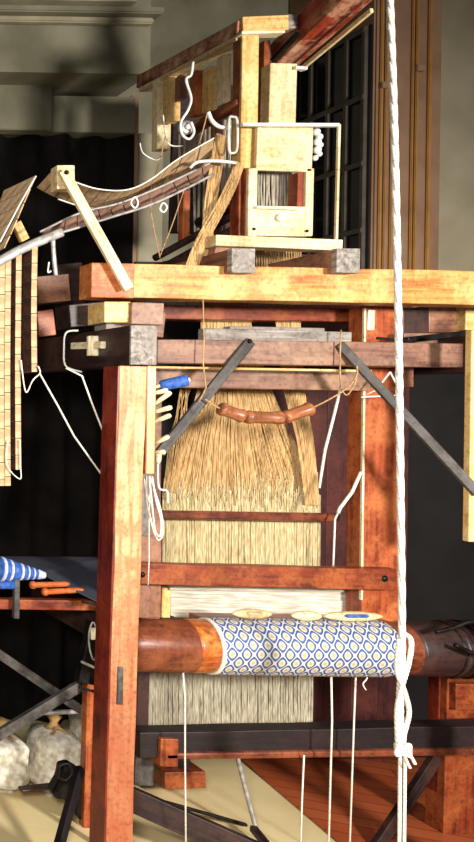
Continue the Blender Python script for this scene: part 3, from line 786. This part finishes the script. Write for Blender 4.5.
# ================================================================== PUNCHED CARD CHAINS
def chain_run(parent, pix, Y, W, clen, mat, thk=.006, gap=.12, side=None):
    pts = catmull([P(p[0], p[1], Y) for p in pix], 12)
    d = 0; marks = [pts[0]]
    for p, q in zip(pts, pts[1:]):
        seg = (q-p).length
        if d+seg >= clen:
            marks.append(p + (q-p)*((clen-d)/seg)); d = (d+seg)-clen
        else: d += seg
    marks.append(pts[-1])
    for p, q in zip(marks, marks[1:]):
        if (q-p).length < clen*.4: continue
        g = (q-p)*gap/2; dirv = (q-p).normalized(); nrm = Vector((-dirv.z, 0, dirv.x))
        a, b = p+g+Vector((0, W/2, 0)), q-g+Vector((0, W/2, 0))
        o = bar('punched_card', mat, parent, a, b, thk, W, bev=.0015)
        if side:
            o.data.materials.append(M[side])
            for pl in o.data.polygons:
                if abs(pl.normal.x) > .8: pl.material_index = 1
def ribbon2(parent, near, Yn, far, Yf, rows, cols, mat):
    """run of thin cards between its near edge and its far edge"""
    A = catmull([P(p[0], p[1], Yn) for p in near], 10); B = catmull([P(p[0], p[1], Yf) for p in far], 10); n = len(A)-1
    def at(L, t):
        f = min(t*n, n-1e-6); i = int(f); return L[i].lerp(L[i+1], f-i)
    for k in range(rows):
        for c in range(cols):
            t0, t1 = (k+.04)/rows, (k+.96)/rows; s0, s1 = (c+.02)/cols, (c+.98)/cols
            q = []
            for t, s_ in ((t0, s0), (t0, s1), (t1, s1), (t1, s0)): q.append(at(A, t).lerp(at(B, t), s_))
            m_ = sum(q, Vector())/4; bm = bmesh.new()
            f = bm.faces.new([bm.verts.new(p-m_) for p in q]); bmesh.ops.triangulate(bm, faces=[f])
            bmesh.ops.solidify(bm, geom=list(bm.faces), thickness=.004)
            link('punched_card', bm, mat, parent, m_)
lab = ['long bundle of tan pattern cards hanging at the very left edge of the frame', 'bundle of tan pattern cards hanging second from the left, ending in a white cord loop',
       'shortest bundle of tan pattern cards, hanging nearest the loom']
for k, (xs, yb) in enumerate((((2.5, 8.5), 486), ((19,), 470), ((35,), 372))):
    ch = thing('card_chain', lab[k], 'card chain', P(xs[-1], 250, 3.5), 'pattern card chains at the left')
    for x in xs:
        y0 = 262 - x*.45
        chain_run(ch, [(x, y0), (x-1, (y0+yb)/2), (x-.5, yb)], 3.5, .16, .070, 'card', thk=.024, gap=.035, side='cardside')
    # string along the bundle's edge
    if k == 1: ptube('edge_cord', 'cord', ch, [(8, 440), (7, 465), (20, 479), (20.5, 465), (20, 440)], 3.49, .6)
    if k == 2: ptube('edge_cord', 'cord', ch, [(21, 360), (24, 385), (27, 392), (33, 380), (40, 373), (38, 366)], 3.49, .7)
# inclined panel of cards at the far left
ch = thing('card_chain', 'flat sloping run of tan cards at the upper left, beyond the pale corner block', 'card chain', P(20, 210, 3.6), 'pattern card chains at the left')
ribbon2(ch, [(36, 175), (26, 198), (15, 224), (4, 248)], 3.5, [(4, 190), (-5, 213), (-14, 238), (-24, 262)], 3.72, 5, 3, 'card')
ptube('edge_cord', 'cord', ch, [(36, 176), (20, 204), (0, 242)], 3.49, .8)
pb('carrier_arm', 'yellow', ch, (17, 222), (26, 240), 9, 3.75, .03)
# sagging chain from the corner roller to the head
ch = thing('card_chain', 'sagging run of tan cards between the pale corner block and the pine pattern machine', 'card chain', P(140, 180, 3.6), 'pattern card chains at the left')
ribbon2(ch, [(56, 166), (75, 182), (98, 189), (126, 190), (150, 180), (178, 159), (214, 138)], 3.62, [(36, 188), (58, 199), (84, 207), (110, 208), (135, 199), (165, 184), (213, 162)], 3.82, 14, 1, 'card')
ptube('edge_cord', 'cord', ch, [(75, 182), (98, 189), (126, 190), (150, 180), (178, 159), (214, 138)], 3.6, .7)
ptube('edge_cord', 'cord', ch, [(58, 199), (84, 207), (110, 208), (135, 199), (165, 184), (213, 162)], 3.8, .7)
# lower chain lying on its steel rails
ch = thing('card_chain', 'lower run of brown cards resting on two steel rails behind the leaning strut', 'card chain', P(100, 220, 3.6), 'pattern card chains at the left')
ribbon2(ch, [(44, 230), (75, 216), (105, 208), (140, 197), (175, 180), (213, 163)], 3.66, [(40, 242), (75, 228), (108, 217), (145, 206), (180, 189), (213, 174)], 3.74, 14, 1, 'cardb')
rails = thing('card_rails', 'pair of long curved steel rails under the cards at left', 'rail', P(100, 225, 3.6))
tube('rail', 'steel', rails, [P(-14, 269, 3.5), P(20, 250, 3.5), P(50, 237, 3.52), P(62, 232, 3.53)], .020, 8, flat=.5)
tube('rail', 'steel', rails, [P(56, 234, 3.53), P(80, 227, 3.55), P(115, 216, 3.58), P(150, 205, 3.6), P(185, 189, 3.62), P(214, 174, 3.63)], .0055, 8)
tube('rail', 'steel', rails, [P(40, 232, 3.6), P(80, 213, 3.62), P(120, 203, 3.63), P(160, 187, 3.64), P(196, 170, 3.64)], .005, 8)
ptube('hanger', 'steel', rails, [(53, 240), (54, 258), (56, 276)], 3.5, 2.2)
ptube('hanger', 'white_metal', rails, [(49, 262), (48, 272), (51, 271)], 3.5, .8)
ptube('eyelet', 'white_metal', rails, [(135, 197), (131, 203), (135, 208), (138, 203)], 3.56, .9, closed=True)
ptube('eyelet', 'white_metal', rails, [(163, 203), (160, 209), (164, 212), (167, 207)], 3.56, .9, closed=True)
# pale leaning strut with its block
ls = thing('leaning_strut', 'pale wooden strut leaning from the corner block down to the top beam', 'strut', P(132, 290, 3.5))
pb('strut', 'pale', ls, (64, 170), (130, 289), 10, 3.50, .022)
pb('corner_block', 'pale', ls, (57, 177), (75, 177), 24, 3.54, .06)
lathe('bolt', 'iron', ls, P(66.5, 172.5, 3.49), P(66.5, 172.5, 3.52), [(0, .006), (.3, .010), (1, .010)], 10)

# ================================================================== LEFT BACKGROUND: second loom with blue warp, quills, struts
bl = thing('warping_frame', 'low red-railed frame with dark slate warp threads, behind the front left post', 'frame', PZ(40, 0, 4.3))
bmw = bmesh.new()
pw = [P(-30, 556, 4.5), P(108, 557, 4.5), P(110, 604, 3.95), P(100, 602, 3.95), P(40, 572, 4.2), P(-30, 560, 4.4)]
c = sum(pw, Vector())/6; f = bmw.faces.new([bmw.verts.new(p-c) for p in pw])
r = bmesh.ops.extrude_face_region(bmw, geom=[f])
for v in r['geom']:
    if isinstance(v, bmesh.types.BMVert): v.co.z -= .008
link('warp_sheet', bmw, 'warp', bl, c)
fr = pb('rail', 'red', bl, (-30, 604), (103, 606), 10, 4.12, .05)
pb('peg', 'greyd', bl, (17.5, 579), (17, 619), 5.5, 4.08, .03)
for x in (-24, 100):
    a = P(x, 606, 4.15); bar('leg', 'dark', bl, a, (a.x, a.y, 0), .05, .05)
pb('brace', 'greyd', bl, (-10, 648), (84, 712), 9, 4.1, .03)
pb('brace', 'greyd', bl, (-10, 742), (86, 684), 10, 4.04, .03)
tube('stretcher_rod', 'steel', bl, [P(36, 713, 4.2), P(90, 711, 4.2)], .012, 10)
rb2 = thing('blue_thread_roll', 'tapering roll of blue thread with white bands at the left edge of the frame', 'thread roll', P(20, 572, 4.1))
seg = [(-14, 0), (0, 4), (4, 8), (8, 11), (11, 19), (19, 22), (22, 26), (26, 28), (28, 32), (32, 34), (34, 37), (37, 45)]
for i, (x0, x1) in enumerate(seg):
    r0 = .062*(1-max(0, x0)/62); r1 = .062*(1-max(0, x1)/62)
    lathe('thread_band', 'bluew' if i % 2 else 'blue', rb2, P(x0, 569+x0*.14, 4.10), P(x1, 569+x1*.14, 4.10), [(0, r0*.9), (.15, r0), (.85, r1), (1, r1*.9)], 20)
lathe('spindle', 'blue', rb2, P(-14, 585, 4.09), P(14, 585, 4.09), [(0, .02), (1, .02)], 12)
for i, (x0, y0, x1, y1, l) in enumerate(((30, 585, 69, 584, 'upper orange quill lying on the dark warp threads'), (42, 592, 83, 590, 'lower orange quill lying on the dark warp threads, nearest the post'))):
    o = lathe('orange_quill', 'quill', None, P(x0, y0, 4.06), P(x1, y1, 4.06), [(0, .012), (.04, .019), (.1, .019), (.14, .014), (.9, .013), (1, .008)], 14)
    tag(o, l, 'quill', 'orange quills')

# ================================================================== SACKS
def sack(px0, px1, ytop, Y, label, seed, knot=True):
    rnd = random.Random(seed)
    a = PZ(px0, 0, Y); b = PZ(px1, 0, Y); w = (b.x-a.x)/2; cx_ = (a.x+b.x)/2
    h = P((px0+px1)/2, ytop, Y).z
    t = thing('sack', label, 'sack', (cx_, Y, 0), 'cream sacks on the floor')
    bm = bmesh.new(); nu, nv = 40, 22; rings = []
    ph = [rnd.random()*6 for _ in range(4)]
    for j in range(nv+1):
        v = j/nv
        prof = (min(1, (v/.12))**.4)*(1 if v < .78 else max(.12, 1-((v-.78)/.22)**2.4*.88))*(1+.05*math.sin(v*7))
        if v == 0: prof = .8
        ring = []
        for i in range(nu):
            th = 2*math.pi*i/nu
            se = (abs(math.cos(th))**4+abs(math.sin(th))**4)**(-.25)
            se = .45*se+.55
            k = 1+.05*math.sin(3*th+ph[0]+v*4)+.035*math.sin(7*th+ph[1]-v*6)+.03*math.sin(13*th+ph[2])*v
            ring.append(bm.verts.new((w*prof*se*k*math.cos(th), .16*prof*se*k*math.sin(th), h*v)))
        rings.append(ring)
    for A, B in zip(rings, rings[1:]):
        for i in range(nu): bm.faces.new((A[i], A[(i+1) % nu], B[(i+1) % nu], B[i]))
    bm.faces.new(rings[0]); bm.faces.new(list(reversed(rings[-1])))
    link('sack_body', bm, 'sack', t, (cx_, Y, 0), smooth=True)
    lathe('tied_neck', 'tie', t, (cx_, Y, h*.97), (cx_, Y, h+.07), [(0, .05), (.3, .022), (.45, .02), (.8, .04), (1, .025)], 14)
    pts = [Vector((cx_-w*.75, Y-.06, h*.80)), Vector((cx_-w*.35, Y-.07, h*.95)), Vector((cx_, Y-.04, h*1.02)), Vector((cx_+w*.4, Y-.07, h*.93)), Vector((cx_+w*.8, Y-.06, h*.74))]
    tube('tie_cord', 'tie', t, pts, .008, 7)
sack(-26, 23, 731, 4.46, 'cream cloth sack at the left edge of the frame, cut off by it', 1)
sack(30, 76, 726, 4.40, 'cream cloth sack with ochre tie, in the middle of the floor row', 2)
sack(72, 112, 712, 4.80, 'cream cloth sack half hidden behind the orange rear post', 3)
# black boot-like pulley bracket beside the sacks
bk_ = thing('pulley_bracket', 'black iron pulley bracket on a slanting dark leg before the sacks', 'bracket', PZ(58, 0, 3.6))
bar('leg', 'black', bk_, P(80, 768, 3.95), PZ(50, 0.0, 3.55), .035, .035)
bmk = bmesh.new()
hp = [(52, 792), (60, 778), (62, 766), (71, 764), (81, 770), (82, 822), (74, 812), (66, 800), (56, 799)]
c_ = P(68, 785, 3.98)
f = bmk.faces.new([bmk.verts.new(P(x, y, 3.98)-c_) for x, y in hp])
r = bmesh.ops.extrude_face_region(bmk, geom=[f])
for v in r['geom']:
    if isinstance(v, bmesh.types.BMVert): v.co.y += .06
bmesh.ops.bevel(bmk, geom=list(bmk.edges), offset=.006, segments=2, affect='EDGES')
link('housing', bmk, 'iron', bk_, c_)
ptube('pulley_ring', 'iron', bk_, [(60, 766), (68, 764), (72, 772), (66, 780), (58, 776)], 3.93, 1.6, closed=True)
pb('wedge_foot', 'dark', bk_, (22, 792), (58, 788), 3, 4.1, .05)

# ================================================================== CAMERA, LIGHT, WORLD
cam = bpy.data.cameras.new('camera'); co = bpy.data.objects.new('camera', cam); C.objects.link(co)
cam.sensor_width = 36; cam.sensor_fit = 'AUTO'; cam.lens = F/842*36
co.matrix_world = Matrix.Translation((0, 0, H)) @ Matrix.Rotation(math.pi/2, 4, 'X') @ Matrix.Rotation(ROLL, 4, 'Z')
cam.shift_x = (237-PX)/842; cam.shift_y = -(421-PY)/842
cam.clip_end = 60
S.camera = co

def spot(name, loc, aim, energy, size, blend, col, rad):
    l = bpy.data.lights.new(name, 'SPOT'); l.energy = energy; l.spot_size = math.radians(size); l.spot_blend = blend; l.color = col; l.shadow_soft_size = rad
    o = bpy.data.objects.new(name, l); C.objects.link(o); o.location = loc
    o.rotation_euler = (Vector(aim)-Vector(loc)).to_track_quat('-Z', 'Y').to_euler(); return o
spot('studio_lamp', (3.5, -.9, 2.45), (2.05, 3.8, 1.9), 1600, 84, .8, (1, .95, .88), .28)
spot('side_lamp', (-.3, -.2, 2.5), (1.9, 4.2, 1.1), 750, 62, .7, (1, .96, .9), .25)
w = bpy.data.worlds.new('world'); S.world = w; w.use_nodes = True
bg = w.node_tree.nodes['Background']; bg.inputs[0].default_value = (.80, .78, .76, 1); bg.inputs[1].default_value = .25
S.view_settings.view_transform = 'Standard'; S.view_settings.look = 'None'; S.view_settings.gamma = 1; S.view_settings.use_curve_mapping = False
S.view_settings.exposure = 0.0
